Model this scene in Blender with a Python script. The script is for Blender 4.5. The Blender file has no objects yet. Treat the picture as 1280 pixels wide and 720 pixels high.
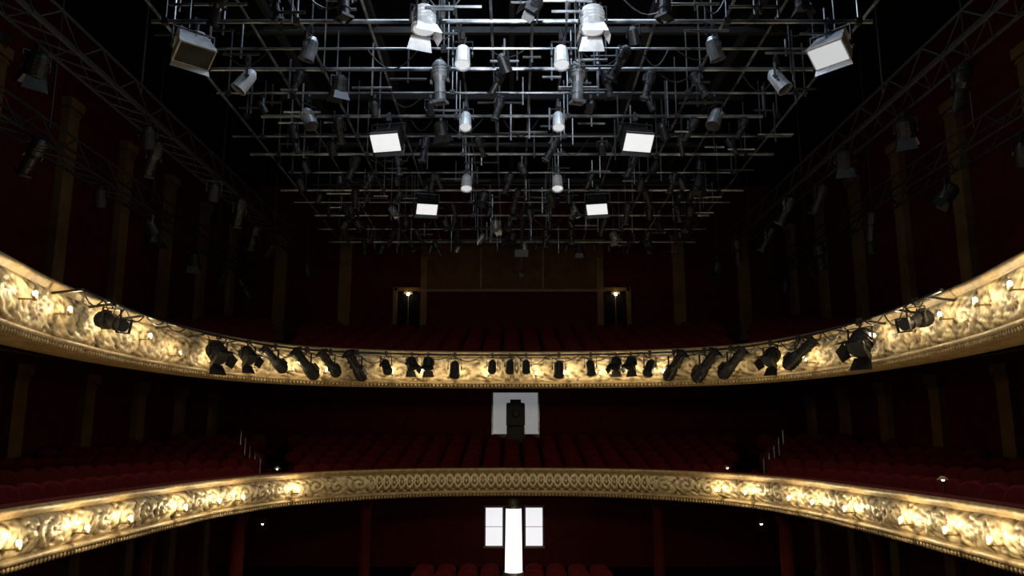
import bpy, math, random
import numpy as np
from mathutils import Vector, Matrix
random.seed(7)
CZ = 4.2            # eye height above stalls floor
sc = bpy.context.scene
COL = sc.collection

# ------------------------------------------------------------------ materials
def new_mat(name):
    m = bpy.data.materials.new(name); m.use_nodes = True
    nt = m.node_tree
    return m, nt, nt.nodes['Principled BSDF']
def noise_mat(name, c1, c2, scale=6, rough=0.6, metal=0.0, bump=0.0, bscale=None, detail=4, spec=0.5, emis=None, estr=0):
    m, nt, b = new_mat(name)
    tc = nt.nodes.new('ShaderNodeTexCoord')
    n = nt.nodes.new('ShaderNodeTexNoise'); n.inputs['Scale'].default_value = scale; n.inputs['Detail'].default_value = detail
    nt.links.new(tc.outputs['Object'], n.inputs['Vector'])
    r = nt.nodes.new('ShaderNodeValToRGB')
    r.color_ramp.elements[0].position = .3; r.color_ramp.elements[1].position = .7
    r.color_ramp.elements[0].color = (*c1, 1); r.color_ramp.elements[1].color = (*c2, 1)
    nt.links.new(n.outputs['Fac'], r.inputs['Fac']); nt.links.new(r.outputs['Color'], b.inputs['Base Color'])
    b.inputs['Roughness'].default_value = rough; b.inputs['Metallic'].default_value = metal
    b.inputs['Specular IOR Level'].default_value = spec
    if bump:
        n2 = nt.nodes.new('ShaderNodeTexNoise'); n2.inputs['Scale'].default_value = bscale or scale*3
        nt.links.new(tc.outputs['Object'], n2.inputs['Vector'])
        bp = nt.nodes.new('ShaderNodeBump'); bp.inputs['Strength'].default_value = bump; bp.inputs['Distance'].default_value = .02
        nt.links.new(n2.outputs['Fac'], bp.inputs['Height']); nt.links.new(bp.outputs['Normal'], b.inputs['Normal'])
    if emis:
        b.inputs['Emission Color'].default_value = (*emis, 1); b.inputs['Emission Strength'].default_value = estr
    return m
def gold_mat():
    m, nt, b = new_mat('antique_gold')
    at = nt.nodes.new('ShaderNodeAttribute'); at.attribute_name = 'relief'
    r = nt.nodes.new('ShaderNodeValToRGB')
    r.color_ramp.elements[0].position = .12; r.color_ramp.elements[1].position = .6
    r.color_ramp.elements[0].color = (.14, .09, .036, 1); r.color_ramp.elements[1].color = (.78, .64, .38, 1)  # recesses darkened in the colour by relief height
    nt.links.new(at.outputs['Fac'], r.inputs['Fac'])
    tc = nt.nodes.new('ShaderNodeTexCoord')
    n = nt.nodes.new('ShaderNodeTexNoise'); n.inputs['Scale'].default_value = 14; n.inputs['Detail'].default_value = 6
    nt.links.new(tc.outputs['Object'], n.inputs['Vector'])
    mx = nt.nodes.new('ShaderNodeMixRGB'); mx.blend_type = 'MULTIPLY'; mx.inputs[0].default_value = .5
    nt.links.new(r.outputs['Color'], mx.inputs[1])
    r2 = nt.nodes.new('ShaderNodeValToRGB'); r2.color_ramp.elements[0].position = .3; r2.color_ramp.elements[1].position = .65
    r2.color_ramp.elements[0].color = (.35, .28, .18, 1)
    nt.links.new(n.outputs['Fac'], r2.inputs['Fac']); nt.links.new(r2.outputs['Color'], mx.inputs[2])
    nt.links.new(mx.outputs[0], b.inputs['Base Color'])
    b.inputs['Metallic'].default_value = .12; b.inputs['Roughness'].default_value = .5
    v = nt.nodes.new('ShaderNodeTexVoronoi'); v.inputs['Scale'].default_value = 16
    nt.links.new(tc.outputs['Object'], v.inputs['Vector'])
    bp = nt.nodes.new('ShaderNodeBump'); bp.inputs['Strength'].default_value = .4; bp.inputs['Distance'].default_value = .02
    nt.links.new(v.outputs['Distance'], bp.inputs['Height']); nt.links.new(bp.outputs['Normal'], b.inputs['Normal'])
    return m
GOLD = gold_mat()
TRIMG = noise_mat('gilt_moulding', (.26, .18, .08), (.46, .35, .18), 9, .5, .15, .3)
BROWN = noise_mat('brown_lacquered_wood', (.12, .07, .028), (.19, .115, .048), 4, .5, 0, .2)
SOFLIT = noise_mat('brightened_soffit_edge', (.3, .19, .08), (.45, .3, .13), 4, .5, 0.1, .2)  # soffit wood made paler near its edge, bulb light put into the colour
PIL = noise_mat('ochre_pilaster_paint', (.12, .068, .024), (.185, .108, .038), 3, .65, 0, .1, spec=.25)
PANEL = noise_mat('brown_panel_paint', (.085, .038, .01), (.12, .055, .015), 3, .8, 0, .1, spec=.15)
RED = noise_mat('red_wall_damask', (.045, .003, .002), (.075, .005, .004), 5, .8, 0, .3, 40, spec=.15)
VELVET = noise_mat('red_velvet', (.065, .0035, .004), (.105, .006, .007), 12, .8, 0, .2, spec=.12)
CARPET = noise_mat('dark_carpet', (.010, .003, .003), (.016, .005, .005), 30, .95, spec=.05)
CEIL = noise_mat('black_ceiling', (.004, .004, .005), (.007, .007, .008), 2, .9, spec=.05)
BLACK = noise_mat('black_powder_coat', (.012, .012, .013), (.028, .028, .03), 20, .4, .1, .2)
MATTE = noise_mat('matte_black_steel', (.008, .008, .009), (.016, .016, .017), 9, .6, .1)
STEEL = noise_mat('grid_steel', (.04, .043, .048), (.42, .44, .47), 2.6, .32, .7, .1)
ALU = noise_mat('cast_aluminium', (.25, .26, .275), (.5, .51, .53), 8, .36, .6, .1)
BRIGHT = noise_mat('polished_aluminium', (.6, .61, .63), (.88, .89, .9), 8, .42, .35, .1)
LENS = noise_mat('lens_glass', (.04, .045, .05), (.09, .1, .11), 3, .06, .0, spec=.9)
GLOW = noise_mat('lens_glass_dimly_lit', (.5, .5, .52), (.7, .7, .72), 3, .2, emis=(.9, .95, 1), estr=.55)
FROST = noise_mat('frosted_diffuser_lit', (.8, .8, .8), (.9, .9, .9), 8, .5, emis=(.93, .97, 1), estr=.75)
WIN = noise_mat('lit_frosted_glass', (.8, .8, .8), (.9, .9, .9), 3, .3, emis=(.95, .95, 1), estr=.85)
DIMWIN = noise_mat('dim_frosted_glass', (.5, .5, .52), (.6, .6, .62), 3, .3, emis=(.8, .85, .9), estr=.2)
COLM = noise_mat('lit_white_column', (.9, .88, .86), (.95, .93, .9), 3, .3, emis=(1, .96, .93), estr=1.6)
BULB = noise_mat('warm_bulb_glass', (1, .9, .7), (1, .92, .75), 3, .3, emis=(1, .84, .55), estr=22)
WOODF = noise_mat('stage_boards', (.02, .015, .01), (.04, .03, .02), 3, .6)

# ------------------------------------------------------------------ mesh builder
class MB:
    def __init__(s): s.v = []; s.f = []; s.m = []; s.mats = []
    def mi(s, mat):
        if mat not in s.mats: s.mats.append(mat)
        return s.mats.index(mat)
    def prim(s, vs, fs, mat, M=None):
        o = len(s.v)
        if M is not None: vs = [tuple(M @ Vector(p)) for p in vs]
        s.v += vs; s.f += [tuple(i+o for i in f) for f in fs]; s.m += [s.mi(mat)]*len(fs)
    def box(s, c, d, mat, M=None):
        x, y, z = c; a, b, e = d[0]/2, d[1]/2, d[2]/2
        vs = [(x+i*a, y+j*b, z+k*e) for i in (-1, 1) for j in (-1, 1) for k in (-1, 1)]
        s.prim(vs, [(0,1,3,2),(4,6,7,5),(0,4,5,1),(2,3,7,6),(0,2,6,4),(1,5,7,3)], mat, M)
    def frus(s, z0, z1, r0, r1, mat, M=None, n=14, cap=True):
        vs = [(r0*math.cos(2*math.pi*i/n), r0*math.sin(2*math.pi*i/n), z0) for i in range(n)]
        vs += [(r1*math.cos(2*math.pi*i/n), r1*math.sin(2*math.pi*i/n), z1) for i in range(n)]
        fs = [(i, (i+1) % n, n+(i+1) % n, n+i) for i in range(n)]
        if cap: fs += [tuple(range(n-1, -1, -1)), tuple(range(n, 2*n))]
        s.prim(vs, fs, mat, M)
    def tube(s, p0, p1, r, mat, n=8):
        p0 = Vector(p0); p1 = Vector(p1); d = p1-p0; L = d.length
        if L < 1e-6: return
        M = Matrix.Translation(p0) @ d.to_track_quat('Z', 'Y').to_matrix().to_4x4()
        s.frus(0, L, r, r, mat, M, n)
    def ball(s, c, r, mat, n=8, k=6, sz=1):
        vs = [(c[0], c[1], c[2]-r*sz)]; fs = []
        for j in range(1, k):
            a = -math.pi/2+math.pi*j/k
            for i in range(n):
                t = 2*math.pi*i/n; vs.append((c[0]+r*math.cos(a)*math.cos(t), c[1]+r*math.cos(a)*math.sin(t), c[2]+r*sz*math.sin(a)))
        vs.append((c[0], c[1], c[2]+r*sz)); T = len(vs)-1
        for i in range(n): fs.append((0, 1+(i+1) % n, 1+i)); fs.append((T, T-n+i, T-n+(i+1) % n))
        for j in range(k-2):
            for i in range(n): a = 1+j*n; fs.append((a+i, a+(i+1) % n, a+n+(i+1) % n, a+n+i))
        s.prim(vs, fs, mat)
    def obj(s, name, parent=None, smooth=False):
        me = bpy.data.meshes.new(name); me.from_pydata(s.v, [], s.f)
        for m in s.mats: me.materials.append(m)
        me.polygons.foreach_set('material_index', s.m)
        if smooth: me.polygons.foreach_set('use_smooth', [True]*len(s.f))
        me.update(); o = bpy.data.objects.new(name, me); COL.objects.link(o)
        if parent: o.parent = parent
        return o
def empty(name):
    o = bpy.data.objects.new(name, None); COL.objects.link(o); return o
def light(name, kind, loc, energy, color=(1, 1, 1), radius=.05, parent=None, target=None, **kw):
    l = bpy.data.lights.new(name, kind); l.energy = energy; l.color = color
    if kind in ('POINT', 'SPOT'): l.shadow_soft_size = radius
    for k, v in kw.items(): setattr(l, k, v)
    o = bpy.data.objects.new(name, l); COL.objects.link(o); o.location = loc
    if target is not None: o.rotation_euler = (Vector(target)-Vector(loc)).to_track_quat('-Z', 'Y').to_euler()
    if parent: o.parent = parent
    return o

# ------------------------------------------------------------------ room shell
WX, WY = 9.5, 28.0
TOP = CZ+9.0
def shell(name, c, d, mat):
    b = MB(); b.box(c, d, mat); return b.obj(name)
shell('floor', (0, 12.5, -.1), (20, 32, .2), CARPET)
shell('wall_left', (-WX-.15, 12.5, TOP/2), (.3, 31.4, TOP), RED)
shell('wall_right', (WX+.15, 12.5, TOP/2), (.3, 31.4, TOP), RED)
shell('wall_back', (0, WY+.15, TOP/2), (19.6, .3, TOP), RED)
shell('ceiling', (0, 12.5, TOP+.1), (20, 32, .2), CEIL)
st = MB(); st.box((0, -.6, 1.2), (18, 5, 2.4), WOODF)
for i in range(24): st.box((-8.7+i*.756, -.6, 2.41), (.74, 5, .02), WOODF)
st.obj('stage')
# pilasters
pil = MB()
def pilaster(x, y, z0, z1, back=False):
    a, b = (.42, .16) if back else (.16, .42)
    h = z1-z0
    pil.box((x, y, z0+h/2), (a, b, h), PIL)
    pil.box((x, y, z0+.12), (a+.1, b+.1, .24), PIL)
    pil.box((x, y, z1-.1), (a+.12, b+.12, .2), PIL)
    pil.box((x, y, z1-.28), (a+.05, b+.05, .06), PIL)
for sgn in (-1, 1):
    for i in range(9):
        y = 4.9+2.55*i+.3
        pilaster(sgn*(WX-.08), y, CZ+.05-.9, CZ+1.4)
        pilaster(sgn*(WX-.08), y+.8, CZ+2.6, CZ+7.1)
        pilaster(sgn*(WX-.08), y, .0, 2.6)
for x in (-8.2, -5.9, 5.9, 8.2):
    pilaster(x, WY-.08, CZ+3.3, CZ+7.1, True)
pil.obj('trim_1')

# ------------------------------------------------------------------ balcony curves
def catmull(pts, n=60):
    P = [np.array(p, float) for p in pts]; P = [2*P[0]-P[1]]+P+[2*P[-1]-P[-2]]; out = []
    for i in range(1, len(P)-2):
        for k in range(n):
            t = k/n
            out.append(.5*((2*P[i])+(-P[i-1]+P[i+1])*t+(2*P[i-1]-5*P[i]+4*P[i+1]-P[i+2])*t*t+(-P[i-1]+3*P[i]-3*P[i+1]+P[i+2])*t**3))
    out.append(P[-2]); return np.array(out)
def curve(half, step):
    full = [(-x, y) for x, y in reversed(half[1:])]+list(half)
    c = catmull(full); seg = np.linalg.norm(np.diff(c, axis=0), axis=1); s = np.concatenate([[0], np.cumsum(seg)])
    L = s[-1]; n = int(L/step); u = np.linspace(0, L, n+1)
    X = np.interp(u, s, c[:, 0]); Y = np.interp(u, s, c[:, 1])
    tx = np.gradient(X); ty = np.gradient(Y); l = np.hypot(tx, ty)
    return u-L/2, X, Y, -ty/l, tx/l       # arc, pos, outward normal
UP = [(0, 20), (2.6, 19.75), (4.87, 18.75), (6.05, 16.8), (6.48, 14), (6.35, 11.2), (5.99, 9.18), (5.35, 6), (4.8, 3.5)]
LO = [(0, 21.7), (2.6, 21.1), (4.7, 18.9), (5.55, 16.1), (5.7, 13.3), (5.7, 11), (5.62, 9.13), (5.3, 6), (4.9, 3.5)]

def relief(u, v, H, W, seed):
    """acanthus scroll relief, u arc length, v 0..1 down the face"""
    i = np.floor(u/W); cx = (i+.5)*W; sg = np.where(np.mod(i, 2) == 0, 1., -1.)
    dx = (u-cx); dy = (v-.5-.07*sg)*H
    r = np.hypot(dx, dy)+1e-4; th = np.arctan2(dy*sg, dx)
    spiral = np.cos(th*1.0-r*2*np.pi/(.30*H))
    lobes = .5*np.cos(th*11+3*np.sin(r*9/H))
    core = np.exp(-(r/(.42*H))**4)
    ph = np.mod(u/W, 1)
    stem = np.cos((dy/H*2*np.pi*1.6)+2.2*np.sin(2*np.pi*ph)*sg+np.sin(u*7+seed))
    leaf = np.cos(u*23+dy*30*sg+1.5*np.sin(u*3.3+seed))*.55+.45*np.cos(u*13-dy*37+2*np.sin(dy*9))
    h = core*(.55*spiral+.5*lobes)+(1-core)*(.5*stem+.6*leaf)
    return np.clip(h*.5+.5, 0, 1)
def relief_fine(u, v, H):
    w = .22; ph = np.mod(u/w, 1)-.5
    arch = np.cos(2*np.pi*np.hypot(ph*1.2, (v-.42)*1.3)*2.2)
    dots = np.cos(2*np.pi*u/.11)*np.cos(2*np.pi*v*4)
    return np.clip(.45+.4*arch+.25*dots, 0, 1)

def make_parapet(parent, half, ztop, H, belly, W, fine_half, amp):
    u, X, Y, NX, NY = curve(half, .026); R = 32
    v = np.linspace(0, 1, R)
    U, V = np.meshgrid(u, v, indexing='ij')
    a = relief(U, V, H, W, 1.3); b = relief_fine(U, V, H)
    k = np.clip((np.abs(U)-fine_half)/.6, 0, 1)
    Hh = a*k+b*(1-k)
    edge = np.minimum(1, np.minimum(V, 1-V)*12)
    s = belly*np.sin(np.pi*V**.8)+amp*Hh*edge+.0
    px = X[:, None]-NX[:, None]*s; py = Y[:, None]-NY[:, None]*s; pz = (ztop-.12)-V*(H-.22)
    n = len(u)
    verts = np.stack([px, py, pz], -1).reshape(-1, 3)
    I = np.arange(n-1)[:, None]*R+np.arange(R-1)[None]
    F = np.stack([I, I+1, I+R+1, I+R], -1).reshape(-1, 4)
    me = bpy.data.meshes.new('parapet_relief'); me.from_pydata(verts.tolist(), [], F.tolist())
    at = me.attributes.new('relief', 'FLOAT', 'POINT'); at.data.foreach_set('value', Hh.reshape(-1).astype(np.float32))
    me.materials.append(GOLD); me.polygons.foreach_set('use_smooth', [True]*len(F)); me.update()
    o = bpy.data.objects.new('parapet_relief', me); COL.objects.link(o); o.parent = parent
    u, X, Y, NX, NY = curve(half, .14)
    mb = MB()
    def sweep(prof, mat):
        m = len(prof); vs = []; fs = []
        for i in range(len(u)):
            for (sv, z) in prof: vs.append((X[i]-NX[i]*sv, Y[i]-NY[i]*sv, ztop+z))
        for i in range(len(u)-1):
            for j in range(m-1): fs.append((i*m+j, i*m+j+1, (i+1)*m+j+1, (i+1)*m+j))
        mb.prim(vs, fs, mat)
    sweep([(-.22, -.75), (-.22, -.02), (-.18, .03), (-.05, .04), (.0, .0)], VELVET)
    sweep([(.0, .0), (.05, .01), (.07, -.02), (.07, -.05), (.04, -.07), (.03, -.1), (.01, -.11), (.0, -.13)], TRIMG)
    sweep([(.0, -H+.11), (.04, -H+.10), (.07, -H+.09), (.08, -H+.04), (.05, -H+.02), (.04, -H), (-.04, -H-.02)], TRIMG)
    uu, XX, YY, NXX, NYY = curve(half, .09)
    for i in range(len(uu)):
        mb.ball((XX[i]-NXX[i]*.045, YY[i]-NYY[i]*.045, ztop-H-.005), .032, TRIMG, 6, 4, 1.3)
    mb.obj('mouldings', parent, True)

def wall_hit(x, y, nx, ny):
    t = 99
    if nx > 1e-6: t = min(t, (WX-.01-x)/nx)
    if nx < -1e-6: t = min(t, (-WX+.01-x)/nx)
    if ny > 1e-6: t = min(t, (WY-.01-y)/ny)
    return t
def make_deck(parent, half, ztop, H, rise, pitch, slope, rows, stepsof=False):
    u, X, Y, NX, NY = curve(half, .1); n = len(u)
    T = [wall_hit(X[i], Y[i], NX[i], NY[i]) for i in range(n)]
    mb = MB()
    zf = ztop-.78
    prof = [(.22, zf)]
    for k in range(1, rows+1):
        t = .35+pitch*k; prof += [(t, zf+rise*(k-1)), (t, zf+rise*k)]
    prof.append((40, prof[-1][1]))
    def strip(prof, mat, flip=False):
        m = len(prof); vs = []; fs = []
        for i in range(n):
            for (t, z) in prof:
                q = min(t, T[i]); vs.append((X[i]+NX[i]*q, Y[i]+NY[i]*q, z))
        for i in range(n-1):
            for j in range(m-1): fs.append((i*m+j, i*m+j+1, (i+1)*m+j+1, (i+1)*m+j))
        mb.prim(vs, fs, mat)
    strip(prof, CARPET)
    zb = ztop-H-.02
    strip([(.04, zb), (.1, zb), (.1, zb-.03), (.18, zb-.03), (.2, zb), (.34, zb+.01), (.34, zb-.02), (.42, zb-.02), (.44, zb+.03), (.62, zb+.04), (.62, zb+.01), (.7, zb+.01)], SOFLIT)
    sp = [(.7, zb+.01), (.7, zb+.12)]
    t = .7; z = zb+.14
    while t < 8.4:
        t += 1.0; z += slope; sp += [(t, z), (t+.02, z-.04), (t+.14, z-.04), (t+.16, z)]; t += .16
    strip(sp, BROWN)
    mb.obj('deck_and_soffit', parent)

def at_bearing(half, b, step=.02):
    u, X, Y, NX, NY = curve(half, step)
    i = int(np.argmin(np.abs(X/Y-b)+np.where(Y < 6, 9, 0)))
    return X[i], Y[i], NX[i], NY[i]

ZU = CZ+2.12; HU = .84
ZL = CZ-.77; HL = .66
upper = empty('balcony'); lower = empty('balcony')
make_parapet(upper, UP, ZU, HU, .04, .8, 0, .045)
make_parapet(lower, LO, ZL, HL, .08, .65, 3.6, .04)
make_deck(upper, UP, ZU, HU, .22, .86, .11, 8)
make_deck(lower, LO, ZL, HL, .15, .86, .02, 6)

WARM = (1, .79, .47)
def bulbs(parent, half, bearings, z, s, power, r=.03, vis=True):
    mb = MB()
    for b in bearings:
        pw = power*random.uniform(.8, 1.2)
        x, y, nx, ny = at_bearing(half, b)
        cx, cy = x-nx*s, y-ny*s
        mb.tube((x-nx*.02, y-ny*.02, z-.06), (cx, cy, z-.06), .012, TRIMG, 6)
        M = Matrix.Translation((cx, cy, z-.05)); mb.frus(-.03, .03, .02, .035, TRIMG, M, 8)
        mb.ball((cx, cy, z+.01), r, BULB, 8, 6, 1.2)
        light('bulb_light', 'POINT', (x-nx*(s+.06), y-ny*(s+.06), z+.03), pw, WARM, .04, parent)
    mb.obj('bulb_sconces', parent, True)
lb = [-.70, -.617, -.532, -.478, -.41, -.368, -.338, -.269]; lb += [.257, .294, .348, .378, .418, .488, .542, .597, .68]
bulbs(lower, LO, lb, ZL-.36, .24, 17)
ub = [-.72, -.63, -.58, -.52, -.47, .47, .51, .56, .61, .66, .73]
bulbs(upper, UP, ub, ZU-.38, .24, 13)
ubc = [-.43, -.38, -.33, -.28, -.235, -.19, -.15, -.11, -.07, -.03, .03, .07, .11, .15, .19, .235, .28, .33, .38, .43]
bulbs(upper, UP, ubc, ZU-.55, .25, 8.5, .014)

# ------------------------------------------------------------------ seating
def seat(mb, x, y, z, ang):
    M = Matrix.Translation((x, y, z)) @ Matrix.Rotation(ang, 4, 'Z')   # faces -Y local
    out = [(-.24, .42), (-.25, .75), (-.21, .86), (-.12, .91), (0, .93), (.12, .91), (.21, .86), (.25, .75), (.24, .42)]
    n = len(out)
    vs = [(a, .22+(h-.42)*.18, h) for a, h in out]+[(a*1.0, .32+(h-.42)*.18, h) for a, h in out]+[(a*.8, .19+(h-.42)*.18, .45+(h-.42)*.88) for a, h in out]
    fs = [tuple(range(2*n, 3*n))]+[tuple(range(2*n-1, n-1, -1))]
    fs += [(i, n+i, n+i+1, i+1) for i in range(n-1)]+[(i, i+1, 2*n+i+1, 2*n+i) for i in range(n-1)]
    mb.prim(vs, fs, VELVET, M)
    mb.box((0, .02, .43), (.46, .42, .1), VELVET, M)
    mb.box((0, -.17, .41), (.44, .06, .09), VELVET, M)
    for sx in (-.27, .27):
        mb.box((sx, .05, .62), (.05, .36, .04), CARPET, M); mb.box((sx, .14, .32), (.04, .1, .62), CARPET, M)
def seats_on(parent, half, ztop, rise, pitch, rows):
    mb = MB(); zf = ztop-.78
    for k in range(rows):
        off = .35+pitch*(k+.5)+.12
        u, X, Y, NX, NY = curve(half, .05)
        PX = X+NX*off; PY = Y+NY*off
        s = np.concatenate([[0], np.cumsum(np.hypot(np.diff(PX), np.diff(PY)))])
        c = s[-1]/2; m = int((c-.3)/.58)
        for q in range(-m, m+1):
            sq = c+q*.58
            x = np.interp(sq, s, PX); y = np.interp(sq, s, PY)
            if abs(x) > WX-.45 or y > WY-.55 or y < 5: continue
            br = x/y
            if .262 < abs(br) < .30: continue       # aisles
            nx = np.interp(sq, s, NX); ny = np.interp(sq, s, NY)
            ang = math.atan2(-nx, ny)*.8
            seat(mb, x, y, zf+rise*k, ang)
    mb.obj('seating', parent)
seats_on(upper, UP, ZU, .22, .86, 8)
seats_on(lower, LO, ZL, .15, .86, 6)
mb = MB()
for r in range(12):
    for c in range(-9, 10):
        if c in (-5, 5, 0): continue
        if abs(c) > 5 and r > 9: continue
        seat(mb, c*.58, 11+r*1.0, 0, 0)
mb.obj('stalls_seating')

# ------------------------------------------------------------------ back wall features
Yb = WY
pn = MB()
pn.box((0, Yb-.06, CZ+6.0), (6.5, .1, 1.75), PANEL)
pn.box((0, Yb-.12, CZ+5.12), (6.6, .16, .1), BROWN); pn.box((0, Yb-.12, CZ+6.9), (6.6, .16, .12), BROWN)
for x in (-3.1, 3.1): pn.box((x, Yb-.1, CZ+4.6), (.22, .19, 3.4), PIL)
for x in (-1.1, 1.1): pn.box((x, Yb-.12, CZ+6.0), (.04, .03, 1.6), BROWN)
pn.obj('trim_2')
for i, sx in enumerate((-1, 1)):
    d = MB(); x = sx*3.65
    d.box((x, Yb-.04, CZ+4.1), (.78, .04, 2.0), CEIL)
    d.box((x, Yb-.07, CZ+4.1), (.02, .03, 1.9), BROWN)
    d.box((x+sx*.46, Yb-.1, CZ+4.15), (.14, .16, 2.2), PIL)
    d.box((x, Yb-.1, CZ+5.17), (.98, .16, .12), PIL)
    d.box((x, Yb-.12, CZ+5.04), (.3, .1, .08), TRIMG)
    d.ball((x, Yb-.2, CZ+4.98), .05, BULB)
    o = d.obj('door_%d' % (i+1))
    light('door_lamp', 'POINT', (x, Yb-.4, CZ+4.95), 1.0, (1, .72, .36), .05, o)
w = MB()
w.box((.12, Yb-.05, CZ+.8), (1.66, .08, 1.56), BLACK)
w.box((-.42, Yb-.1, CZ+.85), (.48, .04, 1.4), DIMWIN); w.box((.66, Yb-.1, CZ+.85), (.48, .04, 1.4), DIMWIN)
w.box((.12, Yb-.1, CZ+1.38), (.6, .04, .34), DIMWIN)
w.box((.12, Yb-.1, CZ+.2), (1.5, .05, .1), DIMWIN)
for x in (-.67, .91): w.box((x, Yb-.12, CZ+.85), (.05, .06, 1.45), STEEL)
w.obj('window_1')
p = empty('follow_spot_projector')
pm = MB(); pm.box((.12, Yb-.75, CZ+.78), (.62, .5, .7), MATTE); pm.box((.12, Yb-.75, CZ+1.2), (.36, .36, .16), MATTE)
pm.frus(0, .3, .13, .1, MATTE, Matrix.Translation((.12, Yb-1.0, CZ+.8)) @ Matrix.Rotation(math.pi/2, 4, 'X'))
pm.box((.12, Yb-.6, CZ+.12), (.6, .5, .5), MATTE)
pm.tube((.12, Yb-.6, CZ-.7), (.12, Yb-.6, CZ+.4), .05, BLACK)
pm.obj('projector_body', p)
for i, x in enumerate((-.6, .74)):
    w = MB(); z = CZ-2.9
    w.box((x, Yb-.04, z), (.68, .06, 1.36), BLACK); w.box((x, Yb-.09, z), (.56, .04, 1.22), WIN)
    w.box((x, Yb-.12, z+.66), (.7, .08, .06), BROWN); w.box((x, Yb-.12, z-.66), (.7, .1, .06), BROWN)
    w.box((x, Yb-.115, z), (.56, .01, .015), BLACK)
    w.obj('window_%d' % (i+2))
c = MB(); M = Matrix.Translation((.05, 25.2, 0))
c.frus(0, .12, .42, .42, ALU, M, 20); c.frus(.12, .28, .34, .3, ALU, M, 20)
c.frus(.28, 2.12, .26, .235, COLM, M, 20); c.frus(2.12, 2.2, .27, .27, ALU, M, 20); c.frus(2.2, 2.4, .2, .16, ALU, M, 20)
c.obj('illuminated_column', smooth=False)
for sx in (-1, 1):
    for (x, y) in ((5.9, 18.0), (6.5, 14.8), (3.9, 22.2)):
        c = MB(); M = Matrix.Translation((sx*x, y, 0))
        c.frus(0, .25, .24, .2, BROWN, M, 16); c.frus(.25, 2.35, .15, .14, RED, M, 16); c.frus(2.35, 2.62, .15, .24, RED, M, 16)
        c.obj('support_column')
for sx in (-1, 1):
    h = MB()
    for k in range(5):
        x = sx*(6.0+.33*k); y = 19.6+.62*k; z = ZL-.78+.16*k
        x2 = sx*(6.0+.33*(k+1)); y2 = y+.62
        h.tube((x, y, z), (x, y, z+1.05+.03*k), .02, STEEL)
        if k < 4:
            h.tube((x, y, z+1.05+.03*k), (x2, y2, z+1.24+.03*k), .022, STEEL); h.tube((x, y, z+.6), (x2, y2, z+.77), .014, STEEL)
    h.obj('stair_handrail')
for (b, zz, off, hh) in ((.492, ZL, .35, .2), (.25, ZL, .3, .1), (-.272, ZL, .3, .1)):
    x, y, nx, ny = at_bearing(LO, b); x += nx*off; y += ny*off
    a = MB(); a.tube((x, y, zz-.78), (x, y, zz+hh), .014, BLACK, 6); a.frus(0, .05, .08, .03, TRIMG, Matrix.Translation((x, y, zz+hh)), 12); a.ball((x, y, zz+hh-.0), .022, BULB)
    a.obj('aisle_lamp')
for sx in (-1, 1):
    a = MB(); x, y, z = sx*7.6, 25.4, CZ-2.55
    a.tube((x, y, z), (x, y, 2.75), .015, BLACK, 6); a.frus(0, .1, .12, .05, TRIMG, Matrix.Translation((x, y, z)), 12); a.ball((x, y, z), .04, BULB)
    o = a.obj('pendant_lamp'); light('pendant_bulb', 'POINT', (x, y, z-.1), 1.0, (1, .6, .3), .05, o)

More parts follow.
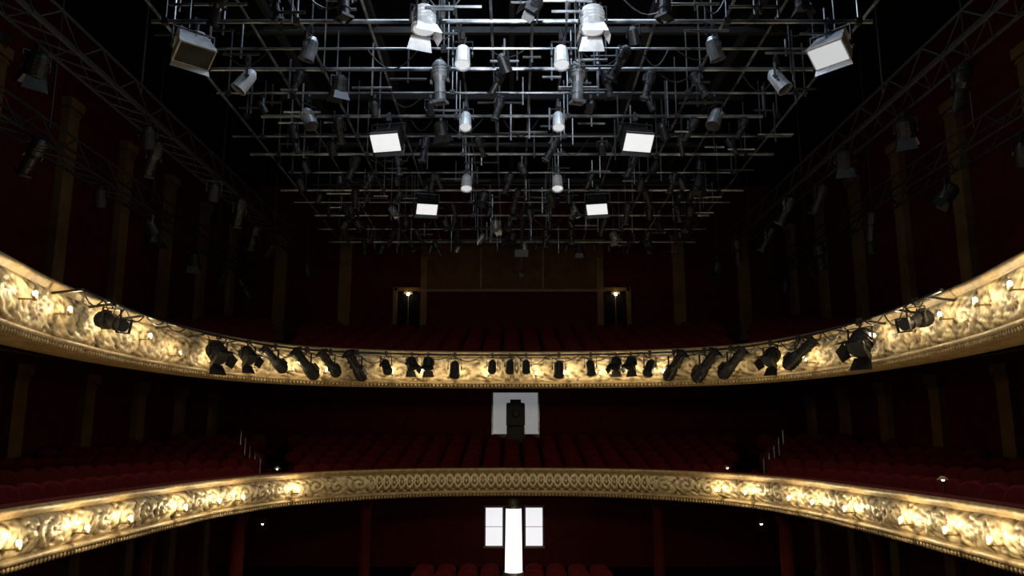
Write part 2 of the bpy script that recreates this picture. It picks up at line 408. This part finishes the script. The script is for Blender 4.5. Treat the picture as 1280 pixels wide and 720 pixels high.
# ------------------------------------------------------------------ stage lanterns
def lamp(mb, kind, pos, aim, s=1.0, body=BLACK, lens=LENS):
    pos = Vector(pos); aim = Vector(aim).normalized()
    drop = .34*s
    piv = pos+Vector((0, 0, -drop))
    xax = aim.cross(Vector((0, 0, 1)))
    if xax.length < .05: xax = Vector((1, 0, 0))
    xax.normalize(); yax = aim.cross(xax).normalized()
    R = Matrix((xax, yax, aim)).transposed().to_4x4()
    M = Matrix.Translation(piv) @ R @ Matrix.Scale(s, 4)
    mb.box((0, 0, 0), (.07*s, .09*s, .12*s), BLACK, Matrix.Translation(pos))
    w = {'profile': .17, 'fresnel': .21, 'flood': .27, 'par': .17}[kind]*s
    Rz = Matrix((xax, Vector((0, 0, 1)).cross(xax), Vector((0, 0, 1)))).transposed().to_4x4()
    Y = Matrix.Translation(pos+Vector((0, 0, -.1*s))) @ Rz
    mb.box((0, 0, 0), (2*w, .04*s, .015*s), BLACK, Y)
    mb.tube(pos, pos+Vector((0, 0, -.1*s)), .015*s, BLACK, 6)
    for q in (-1, 1):
        mb.box((q*w, 0, -(drop-.1*s)/2), (.012*s, .04*s, drop-.08*s), BLACK, Y)
        mb.box((q*(w/s), 0, 0), (.03, .07, .07), ALU if body is ALU else BLACK, M)
    def plate(v4, mat=body):
        mb.prim(v4, [(0, 1, 2, 3)], mat, M)
    if kind == 'profile':
        mb.frus(-.4, -.34, .07, .13, body, M); mb.frus(-.34, -.08, .13, .14, body, M)
        for z in (-.3, -.24, -.18): mb.frus(z, z+.02, .15, .15, body, M)
        mb.frus(-.08, .02, .14, .1, body, M); mb.frus(.02, .38, .1, .105, body, M)
        mb.frus(.2, .23, .12, .12, body, M)
        for a, b, c2, d in ((0, .115, .25, .02), (0, -.115, .25, .02), (.115, 0, .02, .25), (-.115, 0, .02, .25)):
            mb.box((a, b, .4), (c2, d, .05), body, M)
        mb.frus(.385, .39, .098, .095, lens, M)
        mb.box((0, -.16, -.2), (.08, .05, .18), body, M)
    elif kind == 'fresnel':
        mb.frus(-.26, -.2, .09, .16, body, M, 12); mb.frus(-.2, .1, .17, .18, body, M, 12)
        for z in (-.14, -.08, -.02): mb.frus(z, z+.018, .19, .19, body, M, 12)
        mb.frus(.1, .14, .2, .2, body, M, 16); mb.frus(.141, .15, .165, .15, lens, M, 16)
        for q in (-1, 1):
            plate([(-.15, q*.18, .14), (.15, q*.18, .14), (.2, q*.27, .34), (-.2, q*.27, .34)])
            plate([(q*.18, -.15, .14), (q*.18, .15, .14), (q*.25, .12, .32), (q*.25, -.12, .32)])
    elif kind == 'flood':
        b0 = [(-.15, -.12, -.3), (.15, -.12, -.3), (.15, .12, -.3), (-.15, .12, -.3)]
        b1 = [(-.24, -.16, .1), (.24, -.16, .1), (.24, .16, .1), (-.24, .16, .1)]
        b2 = [(-.24, -.16, .16), (.24, -.16, .16), (.24, .16, .16), (-.24, .16, .16)]
        mb.prim(b0+b1+b2, [(3, 2, 1, 0)]+[(i, (i+1) % 4, 4+(i+1) % 4, 4+i) for i in range(4)]+[(4+i, 4+(i+1) % 4, 8+(i+1) % 4, 8+i) for i in range(4)]+[(8, 9, 10, 11)], body, M)
        for z in (-.2, -.12, -.04): mb.box((0, 0, z), (.4, .28, .015), body, M)
        mb.box((0, 0, .165), (.44, .28, .012), lens, M)
        for q in (-1, 1):
            plate([(-.24, q*.16, .16), (.24, q*.16, .16), (.26, q*.2, .22), (-.26, q*.2, .22)])
    else:
        mb.frus(-.2, -.12, .06, .12, body, M); mb.frus(-.12, .24, .12, .135, body, M, 14, False)
        mb.frus(.2, .21, .128, .128, lens, M); mb.frus(.235, .25, .15, .15, body, M, 14, False)
    mb.tube(pos+Vector((.05, .02, 0)), piv+yax*-.1*s, .006*s, BLACK, 4)

ZG = CZ+5.95
g = MB()
ys = [8.4, 9.15, 9.9, 10.7, 11.5, 12.35, 13.3, 14.3, 15.3, 16.4, 17.5, 18.7, 19.9, 21.2, 22.5, 23.9]
for j, y in enumerate(ys):
    zz = ZG+random.uniform(-.05, .05)
    hw = (5.2 if j < 8 else 5.6)-random.uniform(0, .8)*(j % 3 == 1)
    g.tube((-hw, y, zz), (hw, y, zz), .034 if j % 2 == 1 else .02, STEEL)
    if j % 3 == 0:
        g.tube((-hw+.4, y+.25, zz+.55), (hw-.4, y+.25, zz+.55), .024, MATTE)
    for x in (-5, -3.1, -1.05, 1.05, 3.1, 5):
        g.tube((x, y, zz), (x, y, zz+1.2), .012, STEEL, 6)
        g.box((x, y, zz), (.09, .09, .09), BLACK)
for x in (-5.1, -4.05, -3.1, -2.1, -.85, -.3, .3, .85, 2.1, 3.1, 4.05, 5.1):
    z = ZG+.1 if int(abs(x)*10) % 2 else ZG+.45
    g.tube((x, 8.0, z), (x*1.05, 24.2, z), .022, STEEL)
for x in (-4.5, -2.6, -1.2, 0, 1.2, 2.6, 4.5): g.box((x, 15.5, ZG+1.75), (.1, 17, .16), MATTE)
for y in (9, 11.5, 14, 17, 20, 23): g.box((0, y, ZG+1.6), (10.4, .1, .12), MATTE)
for i in range(190):
    y = random.choice(ys); x = random.uniform(-5, 5); L = random.uniform(.15, .5)
    g.tube((x, y, ZG-L), (x, y, ZG+random.uniform(.1, .5)), .017, random.choice([STEEL, BLACK]), 6)
    if random.random() < .7:
        w_ = random.uniform(.12, .4); g.tube((x-w_, y, ZG-L*.7), (x+w_, y, ZG-L*.7), .02, random.choice([STEEL, BLACK]), 6)
for i in range(60):
    y = random.choice(ys); x = random.uniform(-4.8, 4.5); d = random.uniform(.4, .9); pr = None; sag = random.uniform(.12, .4)
    for k in range(9):
        t = k/8; q = (x+d*t, y+.04, ZG-.02-sag*math.sin(math.pi*t))
        if pr: g.tube(pr, q, .011, BLACK, 4)
        pr = q
g.obj('lighting_grid')
for sx in (-1, 1):
    for xi, zz in ((6.4, CZ+5.6), (7.9, CZ+5.0)):
        t = MB(); x = sx*xi
        for a, b in ((-.2, -.2), (.2, -.2), (-.2, .2), (.2, .2)): t.tube((x+a, 8, zz+b), (x+a, 25, zz+b), .025, MATTE)
        y = 8.0; k = 0
        while y < 24.7:
            for a in (-.2, .2):
                t.tube((x+a, y, zz-.2 if k % 2 else zz+.2), (x+a, y+.55, zz+.2 if k % 2 else zz-.2), .014, MATTE, 6)
            t.tube((x-.2, y, zz-.2), (x+.2, y+.55, zz-.2), .014, MATTE, 6)
            y += .55; k += 1
        for y in (9, 13, 17, 21, 24.5): t.tube((x, y, zz+.2), (x, y, TOP-.05), .02, MATTE, 6)
        t.obj('lighting_truss')
        m = MB()
        for i in range(9):
            y = 9+i*1.8+random.uniform(-.5, .5)
            lamp(m, random.choice(['profile', 'fresnel', 'par']), (x+random.choice((-.2, .2)), y, zz-.25), (-sx*random.uniform(-.6, .5), .3, -random.uniform(.6, 1)), .85, BLACK)
        m.obj('stage_light_row')

hero = [
 ('flood', -2.3, 14.2, (-.15, -.75, -.7), 1.2, BLACK, FROST), ('flood', 2.3, 14.2, (.15, -.75, -.7), 1.2, BLACK, FROST),
 ('flood', -2.05, 18.6, (.12, -.55, -.8), 1.1, BLACK, FROST), ('flood', 2.05, 18.6, (-.12, -.55, -.8), 1.1, BLACK, FROST),
 ('fresnel', -1.2, 10.1, (.05, -.12, -1), .9, BRIGHT, GLOW), ('fresnel', 1.1, 10.1, (.0, -.12, -1), .9, BRIGHT, GLOW),
 ('profile', -1.15, 12.0, (.03, .1, -1), .85, ALU, LENS), ('profile', 1.05, 12.0, (-.03, .1, -1), .85, ALU, LENS),
 ('flood', -4.6, 10.75, (.45, -.5, -1), 1.1, BRIGHT, LENS), ('flood', 4.6, 10.75, (-.55, -.5, -.9), 1.1, BRIGHT, GLOW),
 ('par', -4.2, 11.9, (-.6, -.2, -1), .9, BRIGHT, LENS), ('par', 4.2, 11.9, (.5, -.3, -1), .9, BRIGHT, LENS),
 ('par', -.73, 11.1, (0, -.35, -1), .85, BRIGHT, GLOW), ('par', .73, 11.1, (0, -.35, -1), .85, BRIGHT, GLOW),
 ('par', -.83, 13.6, (0, -.35, -1), .8, BRIGHT, GLOW), ('par', .83, 13.6, (0, -.35, -1), .8, BRIGHT, GLOW),
 ('par', -1.0, 17.0, (0, -.35, -1), .9, BRIGHT, GLOW), ('par', 1.0, 17.0, (0, -.35, -1), .9, BRIGHT, GLOW),
 ('par', -2.95, 10.9, (-.3, .1, -1), .8, ALU, LENS), ('par', 2.95, 10.9, (.3, .1, -1), .8, ALU, LENS),
 ('par', -3.6, 13.4, (.4, -.3, -1), .9, ALU, LENS), ('par', 3.6, 13.4, (-.4, -.3, -1), .9, ALU, LENS),
 ('profile', -2.2, 9.6, (.1, -.1, -1), .75, BLACK, LENS), ('profile', 2.0, 9.6, (-.1, -.1, -1), .75, BLACK, LENS),
]
for k, x, y, a, s, b, l in hero:
    m = MB(); lamp(m, k, (x, y, ZG-.06), a, s, b, l)
    m.tube((x, y, ZG-.1), (x, y, ZG+.05), .03, BLACK, 8)
    m.obj('stage_spotlight')
m = MB()
for j, y in enumerate(ys):
    n = 7 if j < 5 else (10 if j < 10 else 15)
    for i in range(n):
        x = -4.9+9.8*(i+.5)/n+random.uniform(-.4, .4)
        if any(abs(x-h[1]) < .5 and abs(y-h[2]) < .8 for h in hero): continue
        k = random.choice(['profile', 'fresnel', 'par', 'par', 'profile'])
        lamp(m, k, (x, y+.02, ZG-.03), (random.uniform(-.6, .6), random.uniform(-.2, .7), -1), random.uniform(.45, .7),
             random.choice([BLACK]*12+[ALU]))
m.obj('stage_light_array')
d = MB(); d.tube((.25, 20.5, ZG), (.25, 20.5, ZG-1.7), .03, BLACK); d.ball((.25, 20.5, ZG-1.75), .1, BLACK); d.box((.25, 20.5, ZG-1.2), (.35, .12, .2), BLACK)
d.obj('hanging_lamp_pole')  # lamp pole hanging from the middle of the grid

# ---- balcony front lanterns
rail = MB()
u, X, Y, NX, NY = curve(UP, .2)
off = .42; zr = ZU-.12
pts = [(X[i]-NX[i]*off, Y[i]-NY[i]*off, zr) for i in range(len(u)) if Y[i] > 10.6]
for a, b in zip(pts[:-1], pts[1:]): rail.tube(a, b, .025, BLACK)
idx = [i for i in range(len(u)) if Y[i] > 10.6]
for i in idx[::6]:
    rail.tube((X[i]-NX[i]*.0, Y[i]-NY[i]*.0, zr-.06), (X[i]-NX[i]*off, Y[i]-NY[i]*off, zr), .02, BLACK)
for i in range(0, len(pts)-5, 4):
    a = Vector(pts[i]); b = Vector(pts[i+4]); pr = None; sg = random.uniform(.08, .25)
    for k in range(7):
        t = k/6; q = a.lerp(b, t)-Vector((0, 0, sg*math.sin(math.pi*t)))
        if pr is not None: rail.tube(pr, q, .011, BLACK, 5)
        pr = q
rail.obj('lighting_rail')
fl = [(95, 'profile', .9), (245, 'fresnel', 1.05), (288, 'fresnel', .9), (325, 'profile', .95), (370, 'profile', 1.1), (405, 'profile', .95), (440, 'profile', 1.05),
      (478, 'par', .9), (512, 'fresnel', .75), (533, 'fresnel', .75), (567, 'par', 1.0), (615, 'par', .8), (637, 'par', .8), (658, 'par', .8), (700, 'par', 1.0), (740, 'par', .9),
      (772, 'fresnel', .75), (793, 'fresnel', .75), (817, 'par', 1.0), (848, 'profile', 1.05), (890, 'profile', 1.15), (930, 'profile', 1.1), (985, 'fresnel', .95), (1025, 'profile', 1.05), (1110, 'fresnel', 1.15), (1190, 'profile', .9)]
for xi, k, s in fl:
    b = round((xi-640)/1010, 3)
    x, y, nx, ny = at_bearing(UP, b)
    x -= nx*off; y -= ny*off
    m = MB()
    sd = 1 if x > 0 else -1
    lat = -sd*min(1, abs(b)*3)
    aim = (lat*.75, -.5, -.85) if abs(b) > .12 else (random.uniform(-.08, .08), -.55, -1)
    if k == 'profile' and abs(b) > .12: aim = (-lat*.5, -.45, .55) if abs(b) < .4 else (lat, -.6, -.3)
    lamp(m, k, (x, y, zr), aim, s*.95, BLACK, LENS)
    m.obj('balcony_spotlight')

# ------------------------------------------------------------------ lights
light('grid_work_light', 'SPOT', (0, 6.4, CZ+4.6), 1150, (.88, .94, 1), .15, target=(0, 11.6, ZG+2.6), spot_size=math.radians(86), spot_blend=1.0)
light('grid_top_light', 'AREA', (0, 10.5, TOP-.5), 330, (.66, .82, 1), target=(0, 11.5, 0), shape='RECTANGLE', size=5, size_y=3)
light('balcony_fill', 'AREA', (0, 4.0, CZ+1.6), 34, (1, .82, .55), target=(0, 20, CZ-.6), shape='RECTANGLE', size=4, size_y=.5, spread=math.radians(70))  # added warm fill without a fixture, evens out the gold fronts
w = bpy.data.worlds.new('dark_house'); sc.world = w; w.use_nodes = True
w.node_tree.nodes['Background'].inputs[0].default_value = (.01, .01, .012, 1); w.node_tree.nodes['Background'].inputs[1].default_value = .1

cam = bpy.data.cameras.new('camera'); co = bpy.data.objects.new('camera', cam); COL.objects.link(co)
cam.sensor_width = 36; cam.lens = 36*1005/1280; cam.clip_end = 200
co.location = (0, 0, CZ); co.rotation_euler = (math.radians(90+10.6), 0, 0)
sc.camera = co
sc.view_settings.view_transform = 'Standard'
sc.view_settings.look = 'None'
